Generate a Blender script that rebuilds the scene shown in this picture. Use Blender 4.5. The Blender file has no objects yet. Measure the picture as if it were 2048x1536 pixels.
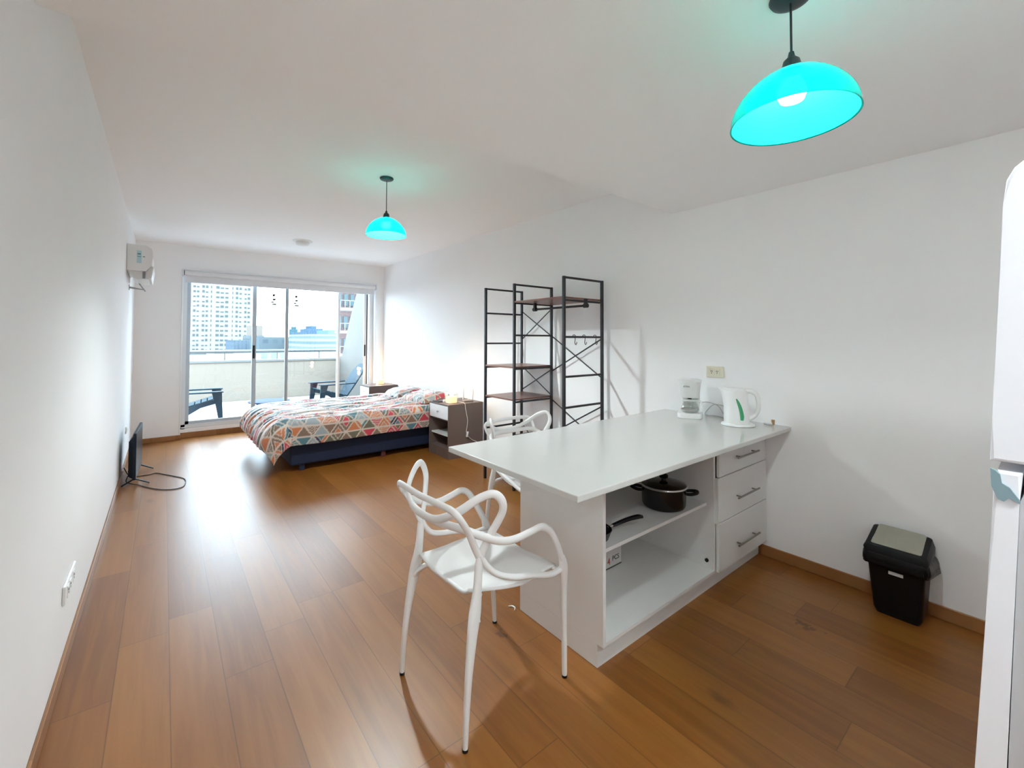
import bpy, bmesh, math, random
from math import sin, cos, pi, radians, hypot, atan2, exp, floor as fl
from mathutils import Vector, Matrix, noise
random.seed(7)
sc = bpy.context.scene
COL = sc.collection

# ------------------------------------------------------------------ camera
W, D, H, HS, YS = 3.634, 8.10, 2.883, 2.549, 1.989     # room width, depth, high ceiling, lowered ceiling and its edge
yaw, pit, rol = 0.67387, -0.02384, 0.00291
f0 = Vector((sin(yaw), cos(yaw), 0)); r0 = Vector((cos(yaw), -sin(yaw), 0)); u0 = Vector((0, 0, 1))
f1 = f0 * cos(pit) - u0 * sin(pit); u1 = u0 * cos(pit) + f0 * sin(pit)
r2 = r0 * cos(rol) + u1 * sin(rol); u2 = u1 * cos(rol) - r0 * sin(rol)
cam = bpy.data.cameras.new('camera'); co = bpy.data.objects.new('camera', cam); COL.objects.link(co)
m = Matrix((r2, u2, -f1)).transposed().to_4x4(); m.translation = Vector((0.334, 0, 1.5))
co.matrix_world = m
cam.sensor_width = 36; cam.sensor_fit = 'HORIZONTAL'; cam.lens = 870.99 / 2048 * 36
cam.shift_x = (1024 - 1023.6) / 2048; cam.shift_y = (657.33 - 768) / 2048
cam.clip_start = .02; cam.clip_end = 2000
sc.camera = co

# ------------------------------------------------------------------ sky, colour, sampling
world = bpy.data.worlds.new('overcast_sky'); sc.world = world; world.use_nodes = True
wn = world.node_tree.nodes; wl = world.node_tree.links
bg = wn['Background']; bg.inputs[1].default_value = 7.6
tc = wn.new('ShaderNodeTexCoord'); sep = wn.new('ShaderNodeSeparateXYZ'); cr = wn.new('ShaderNodeValToRGB')
wl.new(tc.outputs['Generated'], sep.inputs[0]); wl.new(sep.outputs[2], cr.inputs[0]); wl.new(cr.outputs[0], bg.inputs[0])
cr.color_ramp.elements[0].position = 0.0; cr.color_ramp.elements[0].color = (.72, .88, 1, 1)
cr.color_ramp.elements[1].position = 0.8; cr.color_ramp.elements[1].color = (.62, .84, 1, 1)
vs = sc.view_settings; vs.view_transform = 'Standard'; vs.look = 'None'; vs.gamma = 1; vs.use_curve_mapping = False; vs.exposure = 1.22
cy = sc.cycles; cy.use_denoising = True; cy.max_bounces = 14; cy.diffuse_bounces = 9; cy.glossy_bounces = 4
cy.transmission_bounces = 8; cy.transparent_max_bounces = 12; cy.caustics_reflective = False; cy.caustics_refractive = False
cy.sample_clamp_indirect = 6.0
pl = bpy.data.lights.new('sky_portal', 'AREA'); pl.shape = 'RECTANGLE'; pl.size = 2.9; pl.size_y = 2.4
pl.cycles.is_portal = True
po = bpy.data.objects.new('sky_portal', pl); COL.objects.link(po); po.location = (2.0, D + .24, 1.32); po.rotation_euler = (-pi / 2, 0, 0)

# ------------------------------------------------------------------ materials
MATS = {}
def mat(name, col, rough=.5, metal=0, spec=.5, var=0.0, scale=20, bump=0.0, coat=0, emis=None, estr=0, trans=0):
    if name in MATS: return MATS[name]
    m = bpy.data.materials.new(name); m.use_nodes = True; MATS[name] = m
    n = m.node_tree.nodes; l = m.node_tree.links; p = n['Principled BSDF']
    p.inputs['Base Color'].default_value = (*col, 1); p.inputs['Roughness'].default_value = rough
    p.inputs['Metallic'].default_value = metal; p.inputs['Specular IOR Level'].default_value = spec
    p.inputs['Coat Weight'].default_value = coat
    if emis: p.inputs['Emission Color'].default_value = (*emis, 1); p.inputs['Emission Strength'].default_value = estr
    t = n.new('ShaderNodeTexCoord'); ns = n.new('ShaderNodeTexNoise'); ns.inputs['Scale'].default_value = scale
    ns.inputs['Detail'].default_value = 4; l.new(t.outputs['Object'], ns.inputs['Vector'])
    if var:
        mx = n.new('ShaderNodeMix'); mx.data_type = 'RGBA'; l.new(ns.outputs[0], mx.inputs[0])
        mx.inputs[6].default_value = (*[c * (1 - var) for c in col], 1); mx.inputs[7].default_value = (*[min(1, c * (1 + var)) for c in col], 1)
        l.new(mx.outputs[2], p.inputs['Base Color'])
    if bump:
        b = n.new('ShaderNodeBump'); b.inputs['Strength'].default_value = bump; b.inputs['Distance'].default_value = .01
        l.new(ns.outputs[0], b.inputs['Height']); l.new(b.outputs[0], p.inputs['Normal'])
    return m

def glass_mat(name, tint=(.96, .98, .98), refl=.05, rough=0.0):
    m = bpy.data.materials.new(name); m.use_nodes = True; MATS[name] = m
    n = m.node_tree.nodes; l = m.node_tree.links; n.clear()
    o = n.new('ShaderNodeOutputMaterial'); tr = n.new('ShaderNodeBsdfTransparent'); g = n.new('ShaderNodeBsdfGlossy')
    tr.inputs[0].default_value = (*tint, 1); g.inputs['Roughness'].default_value = rough; g.inputs[0].default_value = (1, 1, 1, 1)
    lw = n.new('ShaderNodeLayerWeight'); lw.inputs[0].default_value = .5
    mp = n.new('ShaderNodeMath'); mp.operation = 'POWER'; mp.inputs[1].default_value = 4.0; l.new(lw.outputs['Facing'], mp.inputs[0])
    ma = n.new('ShaderNodeMath'); ma.operation = 'MULTIPLY_ADD'; ma.inputs[1].default_value = .7; ma.inputs[2].default_value = refl
    l.new(mp.outputs[0], ma.inputs[0])
    mx = n.new('ShaderNodeMixShader'); l.new(ma.outputs[0], mx.inputs[0]); l.new(tr.outputs[0], mx.inputs[1]); l.new(g.outputs[0], mx.inputs[2])
    l.new(mx.outputs[0], o.inputs[0])
    return m

def plank_mat(name, pw, plen, base, light, dark, rough, axis='y', knots=True, gap=.0018, grain=1.0, spec=.5, spots=()):
    """boards of width pw and length plen along the axis, each with its own tone, grain and knots"""
    m = bpy.data.materials.new(name); m.use_nodes = True; MATS[name] = m
    n = m.node_tree.nodes; l = m.node_tree.links; p = n['Principled BSDF']
    def N(op, a, b=None, c=None):
        x = n.new('ShaderNodeMath'); x.operation = op
        for i, v in enumerate((a, b, c)):
            if v is None: continue
            if isinstance(v, (int, float)): x.inputs[i].default_value = v
            else: l.new(v, x.inputs[i])
        return x.outputs[0]
    t = n.new('ShaderNodeTexCoord'); s = n.new('ShaderNodeSeparateXYZ'); l.new(t.outputs['Object'], s.inputs[0])
    across, along = (s.outputs[0], s.outputs[1]) if axis == 'y' else (s.outputs[1], s.outputs[0])
    u = N('DIVIDE', across, pw); iu = N('FLOOR', u); fu = N('FRACT', u)
    w1 = n.new('ShaderNodeTexWhiteNoise'); w1.noise_dimensions = '1D'; l.new(iu, w1.inputs['W'])
    v = N('ADD', N('DIVIDE', along, plen), N('MULTIPLY', w1.outputs[0], 5.3)); iv = N('FLOOR', v); fv = N('FRACT', v)
    idv = N('ADD', N('MULTIPLY', iu, 17.13), N('MULTIPLY', iv, 3.71))
    w2 = n.new('ShaderNodeTexWhiteNoise'); w2.noise_dimensions = '1D'; l.new(idv, w2.inputs['W'])
    cb = n.new('ShaderNodeCombineXYZ'); l.new(N('MULTIPLY', across, 26), cb.inputs[0]); l.new(N('MULTIPLY', along, 1.5), cb.inputs[1]); l.new(idv, cb.inputs[2])
    g = n.new('ShaderNodeTexNoise'); g.inputs['Scale'].default_value = 1; g.inputs['Detail'].default_value = 6; g.inputs['Distortion'].default_value = .6
    g.inputs['Roughness'].default_value = .6; l.new(cb.outputs[0], g.inputs['Vector'])
    cb2 = n.new('ShaderNodeCombineXYZ'); l.new(N('MULTIPLY', across, 5), cb2.inputs[0]); l.new(N('MULTIPLY', along, .9), cb2.inputs[1]); l.new(idv, cb2.inputs[2])
    g2 = n.new('ShaderNodeTexNoise'); g2.inputs['Scale'].default_value = 1; g2.inputs['Detail'].default_value = 3; l.new(cb2.outputs[0], g2.inputs['Vector'])
    k = N('ADD', N('MULTIPLY', w2.outputs[0], .55), N('ADD', N('MULTIPLY', N('SUBTRACT', g.outputs[0], .5), .9 * grain), N('MULTIPLY', N('SUBTRACT', g2.outputs[0], .35), .8)))
    ramp = n.new('ShaderNodeValToRGB'); e = ramp.color_ramp.elements
    e[0].position = 0.0; e[0].color = (*dark, 1); e[1].position = .95; e[1].color = (*light, 1)
    x = e.new(.45); x.color = (*base, 1); l.new(k, ramp.inputs[0])
    out = ramp.outputs[0]
    if knots:
        cb3 = n.new('ShaderNodeCombineXYZ'); l.new(N('MULTIPLY', across, 2.6), cb3.inputs[0]); l.new(N('MULTIPLY', along, 1.1), cb3.inputs[1])
        nv = n.new('ShaderNodeTexNoise'); nv.inputs['Scale'].default_value = 9; l.new(t.outputs['Object'], nv.inputs['Vector'])
        va = n.new('ShaderNodeVectorMath'); va.operation = 'MULTIPLY_ADD'; l.new(nv.outputs[1], va.inputs[0]); va.inputs[1].default_value = (.14, .14, 0); l.new(cb3.outputs[0], va.inputs[2])
        vo = n.new('ShaderNodeTexVoronoi'); vo.inputs['Scale'].default_value = 1; l.new(va.outputs[0], vo.inputs['Vector'])
        kr = n.new('ShaderNodeValToRGB'); kr.color_ramp.elements[0].position = .03; kr.color_ramp.elements[1].position = .1
        kr.color_ramp.elements[0].color = (1, 1, 1, 1); kr.color_ramp.elements[1].color = (0, 0, 0, 1)
        l.new(vo.outputs['Distance'], kr.inputs[0])
        mk = n.new('ShaderNodeMix'); mk.data_type = 'RGBA'; l.new(N('MULTIPLY', kr.outputs[0], .6), mk.inputs[0]); l.new(out, mk.inputs[6])
        mk.inputs[7].default_value = (*[c * .4 for c in dark], 1); out = mk.outputs[2]
    for (sx, sy, rx, ry) in spots:      # dark knots and stains that belong to single boards
        nz = n.new('ShaderNodeTexNoise'); nz.inputs['Scale'].default_value = 28; nz.inputs['Detail'].default_value = 3; l.new(t.outputs['Object'], nz.inputs['Vector'])
        dx = N('DIVIDE', N('SUBTRACT', s.outputs[0], sx), ry); dy = N('DIVIDE', N('SUBTRACT', s.outputs[1], sy), rx)
        dd = N('ADD', N('SQRT', N('ADD', N('MULTIPLY', dx, dx), N('MULTIPLY', dy, dy))), N('MULTIPLY', N('SUBTRACT', nz.outputs[0], .5), 4.2))
        ms = n.new('ShaderNodeMix'); ms.data_type = 'RGBA'; l.new(N('MULTIPLY', N('LESS_THAN', dd, .8), .6), ms.inputs[0]); l.new(out, ms.inputs[6])
        ms.inputs[7].default_value = (*[c * .3 for c in dark], 1); out = ms.outputs[2]
    eu = N('MINIMUM', fu, N('SUBTRACT', 1, fu)); ev = N('MINIMUM', fv, N('SUBTRACT', 1, fv))
    gm = N('MAXIMUM', N('LESS_THAN', eu, gap / pw), N('LESS_THAN', ev, gap / plen))
    mg = n.new('ShaderNodeMix'); mg.data_type = 'RGBA'; l.new(N('MULTIPLY', gm, .55), mg.inputs[0]); l.new(out, mg.inputs[6]); mg.inputs[7].default_value = (*[c * .35 for c in dark], 1)
    l.new(mg.outputs[2], p.inputs['Base Color'])
    p.inputs['Specular IOR Level'].default_value = spec
    l.new(N('ADD', rough, N('MULTIPLY', g.outputs[0], .08)), p.inputs['Roughness'])
    bp = n.new('ShaderNodeBump'); bp.inputs['Strength'].default_value = .12; bp.inputs['Distance'].default_value = .002
    l.new(N('SUBTRACT', N('MULTIPLY', g.outputs[0], .4), gm), bp.inputs['Height']); l.new(bp.outputs[0], p.inputs['Normal'])
    return m

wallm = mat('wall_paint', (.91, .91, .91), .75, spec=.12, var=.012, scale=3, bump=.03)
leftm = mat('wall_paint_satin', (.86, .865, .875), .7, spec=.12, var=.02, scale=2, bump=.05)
ceilm = mat('ceiling_paint', (.95, .955, .96), .7, var=.01, scale=3)
floorm = plank_mat('laminate_floor', .19, 1.29, (.245, .086, .012), (.295, .112, .019), (.185, .060, .007), .33, spec=.6, grain=1.7, spots=[(2.99, .85, .06, .028), (1.70, 1.80, .05, .02), (1.13, .72, .04, .02)])
skirtm = plank_mat('skirting_wood', .5, 2.4, (.30, .13, .042), (.36, .165, .06), (.22, .09, .028), .35, knots=False)
walnut = plank_mat('grey_walnut_board', 3.0, 3.0, (.125, .085, .072), (.165, .115, .098), (.085, .055, .047), .45, axis='z' if False else 'x', knots=False, gap=0)
shelfw = plank_mat('dark_red_wood', 3.0, 3.0, (.17, .075, .055), (.23, .11, .08), (.11, .045, .035), .3, knots=False, gap=0)
deckm = plank_mat('terrace_tile', .16, 1.1, (.56, .55, .54), (.62, .61, .60), (.48, .47, .46), .5, axis='x', knots=False, gap=.004)
lam = mat('white_melamine', (.72, .715, .70), .38, var=.01)
topm = mat('white_quartz_top', (.60, .60, .575), .16, var=.015, scale=60)
chairm = mat('white_polypropylene', (.78, .78, .77), .38)
blackm = mat('black_powder_coat', (.012, .012, .016), .45)
darkpl = mat('black_plastic', (.004, .004, .005), .45, spec=.25)
enamel = mat('black_enamel', (.005, .005, .006), .22, spec=.45)
chrome = mat('brushed_steel', (.55, .54, .52), .3, 1)
handlem = mat('nickel_bar', (.30, .28, .25), .35, .9)
whitepl = mat('white_plastic', (.80, .81, .80), .28)
cream = mat('cream_plastic', (.74, .70, .56), .35)
alu = mat('white_aluminium', (.74, .77, .80), .38, var=.01)
alugrey = mat('grey_aluminium', (.36, .43, .47), .38)
blindm = mat('blind_fabric', (.76, .77, .79), .8, var=.02)
gpane = glass_mat('window_glass', (.93, .955, .955), .045)
gclear = glass_mat('clear_glass', (.93, .95, .94), .08)
gdark = glass_mat('smoked_glass', (.35, .37, .36), .08)
navy = mat('navy_fabric', (.003, .010, .036), .75, var=.1, scale=60, bump=.1)
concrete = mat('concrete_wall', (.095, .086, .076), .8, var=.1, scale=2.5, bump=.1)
concwarm = mat('parapet_render', (.245, .198, .160), .8, var=.05, scale=1.8, bump=.05)
capm = mat('parapet_cap', (.15, .15, .145), .6)
railm = mat('rail_paint', (.09, .092, .092), .35)
adir = mat('slate_blue_plastic', (.026, .046, .062), .7, spec=.15)
tabm = mat('navy_plastic', (.022, .034, .075), .6, spec=.15)
tvm = mat('tv_screen', (.008, .014, .026), .35, spec=.18)
tvb = mat('tv_shell', (.006, .012, .022), .5, spec=.25)
cordw = mat('white_cable', (.75, .72, .68), .5)
cordb = mat('black_cable', (.03, .03, .03), .5)
fridgem = mat('fridge_enamel', (.86, .89, .94), .32, var=.01)
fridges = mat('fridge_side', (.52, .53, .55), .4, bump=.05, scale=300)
binbag = mat('black_bin_bag', (.003, .003, .004), .35, spec=.25, bump=.6, scale=30)
lidgrey = mat('grey_bin_flap', (.33, .31, .25), .5, var=.12, scale=12)
greenw = mat('green_window', (.05, .33, .15), .3)
teal = mat('grip_teal', (.22, .34, .38), .35)
paper = mat('printed_card', (.62, .60, .58), .6)
redink = mat('red_ink', (.5, .04, .03), .6); greyink = mat('grey_ink', (.06, .06, .06), .6)
woodlt = mat('light_wood', (.45, .25, .12), .5, var=.15, scale=40)
wax = mat('frosted_candle_glass', (.70, .52, .36), .4, emis=(1, .62, .3), estr=.55)

# shade: blue-green glass, lit from inside
def shade_material():
    m = bpy.data.materials.new('turquoise_glass'); m.use_nodes = True
    n = m.node_tree.nodes; l = m.node_tree.links; n.clear()
    o = n.new('ShaderNodeOutputMaterial')
    tl = n.new('ShaderNodeBsdfTranslucent'); tl.inputs[0].default_value = (.009, .48, .43, 1)
    df = n.new('ShaderNodeBsdfDiffuse'); df.inputs[0].default_value = (.008, .40, .36, 1)
    tr = n.new('ShaderNodeBsdfTransparent'); tr.inputs[0].default_value = (.12, .9, .8, 1)
    gl = n.new('ShaderNodeBsdfGlossy'); gl.inputs['Roughness'].default_value = .08
    a = n.new('ShaderNodeMixShader'); a.inputs[0].default_value = .35; l.new(tl.outputs[0], a.inputs[1]); l.new(df.outputs[0], a.inputs[2])
    b = n.new('ShaderNodeMixShader'); b.inputs[0].default_value = .05; l.new(a.outputs[0], b.inputs[1]); l.new(tr.outputs[0], b.inputs[2])
    lw = n.new('ShaderNodeLayerWeight'); lw.inputs[0].default_value = .15
    c = n.new('ShaderNodeMixShader'); l.new(lw.outputs['Fresnel'], c.inputs[0]); l.new(b.outputs[0], c.inputs[1]); l.new(gl.outputs[0], c.inputs[2])
    l.new(c.outputs[0], o.inputs[0]); return m
shadem = shade_material()
bulbm = mat('warm_bulb', (1, 1, 1), .5, emis=(.86, .95, .98), estr=1150)
bulbn = mat('warm_bulb_near', (1, 1, 1), .5, emis=(.90, .96, .98), estr=240)
bulb2 = mat('small_warm_bulb', (1, 1, 1), .5, emis=(1, .72, .42), estr=12)

# ------------------------------------------------------------------ mesh helpers
def obj(name, bm, m, parent=None, smooth=False, kind=None):
    me = bpy.data.meshes.new(name); bmesh.ops.recalc_face_normals(bm, faces=bm.faces); bm.to_mesh(me); bm.free()
    if m: me.materials.append(m)
    if smooth:
        for p in me.polygons: p.use_smooth = True
        try: me.set_sharp_from_angle(angle=radians(40))
        except Exception: pass
    o = bpy.data.objects.new(name, me); COL.objects.link(o)
    if parent: o.parent = parent
    if kind: o['kind'] = kind
    return o
def thing(name, label, cat, loc=(0, 0, 0), rz=0, group=None):
    o = bpy.data.objects.new(name, None); COL.objects.link(o); o.location = loc; o.rotation_euler = (0, 0, rz)
    o.empty_display_size = .1; o['label'] = label; o['category'] = cat
    if group: o['group'] = group
    return o
def tag(o, label, cat, group=None):
    o['label'] = label; o['category'] = cat
    if group: o['group'] = group
    return o
def box(bm, lo, hi, bev=0.0, seg=2):
    lo = Vector(lo); hi = Vector(hi)
    r = bmesh.ops.create_cube(bm, size=1); v = r['verts']
    for x in v: x.co = Vector([(lo[i] + hi[i]) / 2 + x.co[i] * (hi[i] - lo[i]) for i in range(3)])
    if bev:
        es = list({e for x in v for e in x.link_edges})
        bmesh.ops.bevel(bm, geom=es, offset=bev, segments=seg, profile=.5, affect='EDGES')
def BX(lo, hi, bev=0.0, seg=2):
    bm = bmesh.new(); box(bm, lo, hi, bev, seg); return bm
def prism(bm, poly, axis, a, b, bev=0):
    """polygon in the plane normal to axis ('x': (y,z), 'y': (x,z), 'z': (x,y)) extruded from a to b"""
    def P(p, t): return {'x': (t, p[0], p[1]), 'y': (p[0], t, p[1]), 'z': (p[0], p[1], t)}[axis]
    v0 = [bm.verts.new(P(p, a)) for p in poly]; v1 = [bm.verts.new(P(p, b)) for p in poly]
    n = len(poly); fs = [bm.faces.new(v0), bm.faces.new(v1[::-1])]
    for i in range(n): fs.append(bm.faces.new((v0[i], v0[(i + 1) % n], v1[(i + 1) % n], v1[i])))
    if bev:
        es = list({e for f in fs[:2] for e in f.edges}); bmesh.ops.bevel(bm, geom=es, offset=bev, segments=2, profile=.5, affect='EDGES')
def cat(pts, n):
    """Catmull-Rom through the points, n steps per span"""
    P = [Vector(p) for p in pts]; P = [P[0] * 2 - P[1]] + P + [P[-1] * 2 - P[-2]]; out = []
    for i in range(1, len(P) - 2):
        a, b, c, d = P[i - 1:i + 3]
        for k in range(n):
            t = k / n
            out.append(.5 * ((2 * b) + (c - a) * t + (2 * a - 5 * b + 4 * c - d) * t * t + (3 * b - a - 3 * c + d) * t ** 3))
    out.append(P[-2]); return out
def tube(bm, pts, r, sides=10, steps=0, up=None, caps=True):
    """pts: 3D points; r: a radius, or a list of radii or (width, thickness) pairs, one per point"""
    n0 = len(pts)
    R = [r] * n0 if not isinstance(r, list) else r
    R = [(x, x) if not isinstance(x, (tuple, list)) else x for x in R]
    if steps:
        q = cat(pts, steps); rr = [v for v in cat([(a, b, 0) for a, b in R], steps)]; R = [(v[0], v[1]) for v in rr]; pts = q
    pts = [Vector(p) for p in pts]; rings = []; prev = None
    for i, p in enumerate(pts):
        t = (pts[min(i + 1, len(pts) - 1)] - pts[max(i - 1, 0)]).normalized()
        if up is not None: s = t.cross(Vector(up(p) if callable(up) else up))
        elif prev is not None: s = prev - t * prev.dot(t)
        else: s = t.cross(Vector((0, 0, 1)) if abs(t.z) < .9 else Vector((0, 1, 0)))
        if s.length < 1e-5: s = prev or t.orthogonal()
        s.normalize(); prev = s; w = t.cross(s)
        rings.append([bm.verts.new(p + s * (cos(2 * pi * k / sides) * R[i][0]) + w * (sin(2 * pi * k / sides) * R[i][1])) for k in range(sides)])
    for a, b in zip(rings, rings[1:]):
        for k in range(sides): bm.faces.new((a[k], a[(k + 1) % sides], b[(k + 1) % sides], b[k]))
    if caps:
        for R_ in (rings[0], rings[-1]):
            try: bm.faces.new(R_)
            except ValueError: pass
def TB(*a, **k):
    bm = bmesh.new(); tube(bm, *a, **k); return bm
def lathe(bm, prof, seg=32, c=(0, 0, 0), closed=False):
    """prof: (radius, z) pairs"""
    rings = []
    for r, z in prof:
        if r < 1e-6: rings.append([bm.verts.new((c[0], c[1], c[2] + z))])
        else: rings.append([bm.verts.new((c[0] + r * cos(2 * pi * k / seg), c[1] + r * sin(2 * pi * k / seg), c[2] + z)) for k in range(seg)])
    pr = list(zip(rings, rings[1:])) + ([(rings[-1], rings[0])] if closed else [])
    for a, b in pr:
        for k in range(seg):
            k2 = (k + 1) % seg
            if len(a) == 1 and len(b) == 1: continue
            if len(a) == 1: bm.faces.new((a[0], b[k2], b[k]))
            elif len(b) == 1: bm.faces.new((a[k], a[k2], b[0]))
            else: bm.faces.new((a[k], a[k2], b[k2], b[k]))
def LT(prof, seg=32, c=(0, 0, 0), closed=False):
    bm = bmesh.new(); lathe(bm, prof, seg, c, closed); return bm
def loft(bm, rings, caps=True):
    V = [[bm.verts.new(p) for p in r] for r in rings]; n = len(V[0])
    for a, b in zip(V, V[1:]):
        for k in range(n): bm.faces.new((a[k], a[(k + 1) % n], b[(k + 1) % n], b[k]))
    if caps: bm.faces.new(V[0]); bm.faces.new(V[-1][::-1])
def dup(root, loc, rz, label, group=None):
    r = root.copy(); COL.objects.link(r); r.location = loc; r.rotation_euler = (0, 0, rz); r['label'] = label
    if group: r['group'] = group
    for ch in list(root.children):
        c = ch.copy(); COL.objects.link(c); c.parent = r
        for g in ch.children:
            d = g.copy(); COL.objects.link(d); d.parent = c
    return r
def text_bm(s, size, ext=.0006):
    cu = bpy.data.curves.new('t', 'FONT'); cu.body = s; cu.size = size; cu.extrude = ext; cu.align_x = 'CENTER'; cu.align_y = 'CENTER'
    o = bpy.data.objects.new('t', cu); COL.objects.link(o)
    me = bpy.data.meshes.new_from_object(o.evaluated_get(bpy.context.evaluated_depsgraph_get()))
    bm = bmesh.new(); bm.from_mesh(me); bpy.data.objects.remove(o); bpy.data.curves.remove(cu); bpy.data.meshes.remove(me); return bm
def xf(bm, M): bmesh.ops.transform(bm, matrix=M, verts=bm.verts); return bm

# ------------------------------------------------------------------ room shell
YB = -1.45; T = .18; XL, XR = .545, 3.47; ZT, ZB = 2.515, .03
obj('floor', BX((-T, YB - T, -.12), (W + T, D + .12, 0)), floorm, kind='structure')
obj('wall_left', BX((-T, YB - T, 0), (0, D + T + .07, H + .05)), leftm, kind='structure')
obj('wall_right', BX((W, YB - T, 0), (W + T, D + T + .07, H + .05)), wallm, kind='structure')
obj('wall_near', BX((0, YB - T, 0), (W, YB, H + .05)), wallm, kind='structure')
bm = bmesh.new()
box(bm, (0, D, 0), (XL, D + .25, H)); box(bm, (XR, D, 0), (W, D + .25, H)); box(bm, (XL, D, ZT), (XR, D + .25, H)); box(bm, (XL, D + .09, 0), (XR, D + .25, .135))
obj('wall_far', bm, wallm, kind='structure')
obj('ceiling', BX((-T, YS, H), (W + T, D + .25, H + .15)), ceilm, kind='structure')
obj('ceiling', BX((0, YB, HS), (W, YS, H + .05)), ceilm, kind='structure')      # lowered part over the kitchen
def skirt(name, lo, hi): obj(name, BX(lo, hi, .003, 1), skirtm, kind='structure')
skirt('baseboard_left', (0, YB, 0), (.012, D, .072))
skirt('baseboard_right', (W - .012, YB, 0), (W, 1.335, .072)); skirt('baseboard_right', (W - .012, 2.05, 0), (W, D, .072))
skirt('baseboard_far', (.012, D - .012, 0), (XL + .005, D, .072)); skirt('baseboard_far', (XR, D - .012, 0), (W - .012, D, .072))
skirt('baseboard_far', (XL, D + .078, 0), (XR, D + .09, .085))
obj('trim_1', BX((XL - .016, D - .014, .072), (XL, D + .0, ZT), .003), whitepl, kind='structure')

# ------------------------------------------------------------------ sliding glass door
YD = D + .10
door = bpy.data.objects.new('door_1', None); COL.objects.link(door); door['kind'] = 'structure'
bm = bmesh.new()
box(bm, (XL, YD, .135), (XL + .055, YD + .12, ZT)); box(bm, (XR - .07, YD, .135), (XR, YD + .12, ZT))
box(bm, (XL, YD, .135), (XR, YD + .12, .20)); box(bm, (XL, YD, ZT - .06), (XR, YD + .12, ZT))
box(bm, (XL + .012, YD - .006, .147), (XR - .012, YD, .165))
obj('frame', bm, alu, door)
for i, (x0, x1, yo, s0, s1, mm) in enumerate([(XL + .05, 1.516, .012, .05, .055, mat('bluish_aluminium', (.50, .59, .66), .4)), (1.495, 1.995, .045, .03, .04, alugrey), (1.99, 2.868, .075, .02, .047, alu), (2.83, 3.385, .040, .035, .075, alu)]):
    bm = bmesh.new(); y0 = YD + yo; y1 = y0 + .028
    box(bm, (x0, y0, .2), (x0 + s0, y1, ZT - .06)); box(bm, (x1 - s1, y0, .2), (x1, y1, ZT - .06))
    box(bm, (x0, y0, .2), (x1, y1, .245)); box(bm, (x0, y0, ZT - .11), (x1, y1, ZT - .06))
    pnl = obj('sliding_panel', bm, mm, door)
    g = bmesh.new(); v = [g.verts.new(q) for q in ((x0, y0 + .014, .24), (x1, y0 + .014, .24), (x1, y0 + .014, ZT - .1), (x0, y0 + .014, ZT - .1))]; g.faces.new(v)
    obj('glass', g, gpane, pnl)
    if i in (0, 3):
        hx = x1 - .03 if i == 0 else x1 - .06
        hb = BX((hx - .012, y0 - .016, 1.17), (hx + .014, y0, 1.385), .004); obj('handle', hb, darkpl, pnl)
    if i == 3: obj('seal', BX((x1 - .028, y0 - .004, .2), (x1 - .014, y0 + .0, ZT - .1)), darkpl, pnl)
    if i in (1, 2):   # small decals high on the panes
        sx = 1.775 if i == 1 else 2.13
        b = bmesh.new()
        for k in range(7):
            a = k * 2.4; bx = sx + .035 * cos(a) * (k / 7); bz = 2.235 - .03 * k + .02 * sin(a)
            box(b, (bx - .018, y0 + .010, bz - .012), (bx + .02, y0 + .013, bz + .012))
        obj('window_decal', b, mat('decal_grey', (.10, .11, .11), .6), pnl)

bl = thing('roller_blind', 'rolled-up off-white roller blind above the balcony door', 'blind', (2.0, D - .05, 2.42))
bm = bmesh.new()
for z, r, y in ((.055, .042, 0), ): tube(bm, [(-1.44, y, z), (1.44, y, z)], r, 20)
obj('fabric_roll', bm, blindm, bl, True)
obj('head_rail', BX((-1.475, -.045, .085), (1.47, .05, .105), .004), alu, bl)
obj('hanging_fabric', BX((-1.43, .026, -.075), (1.43, .0285, .055)), blindm, bl)
obj('bottom_bar', BX((-1.43, .018, -.09), (1.43, .036, -.066), .006), alu, bl)
for s in (-1, 1): obj('bracket', BX((s * 1.46 - .008, -.04, .0), (s * 1.46 + .008, .05, .105), .004), alu, bl)
bm = bmesh.new(); tube(bm, [(1.475, -.02, .05), (1.48, -.025, -.6), (1.48, -.025, -1.3)], .0035, 6); tube(bm, [(1.475, .01, .05), (1.475, .0, -.6), (1.48, -.02, -1.3)], .0035, 6)
obj('pull_chain', bm, whitepl, bl)

# ------------------------------------------------------------------ kitchen counter
XC, YN, YF, HC = 1.546, 1.123, 2.066, .917
tag(obj('countertop', BX((XC, YN, HC - .028), (W, YF, HC), .004), topm), 'long glossy white countertop projecting from the right wall', 'countertop')
cab = thing('base_cabinet', 'white kitchen base cabinet with open shelves and three drawers under the countertop', 'cabinet', (0, 0, 0))
x0, x1, yn, yf, zt = 1.905, 3.62, 1.30, 1.87, HC - .030
obj('side_panel', BX((x0, yn, .105), (x0 + .02, yf, zt), .001), lam, cab)
obj('side_panel', BX((2.925, yn, .105), (2.945, yf, zt), .001), lam, cab)
obj('side_panel', BX((x1 - .002, yn, .105), (x1 + .012, yf, zt)), lam, cab)
obj('back_panel', BX((x0, yf, .0), (x1 + .012, yf + .016, zt)), lam, cab)
obj('bottom_panel', BX((x0 + .02, yn, .105), (2.925, yf, .123)), lam, cab)
obj('shelf', BX((x0 + .02, yn + .045, .494), (2.925, yf, .512), .001), lam, cab)
obj('plinth', BX((x0 + .0, yn + .035, 0), (x1 - .0, yf, .104)), lam, cab)
bm = bmesh.new(); tube(bm, [(2.9252, 1.345, .167), (2.918, 1.345, .167)], .011, 12); obj('shelf_hole_cap', bm, darkpl, cab, True)
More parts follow.
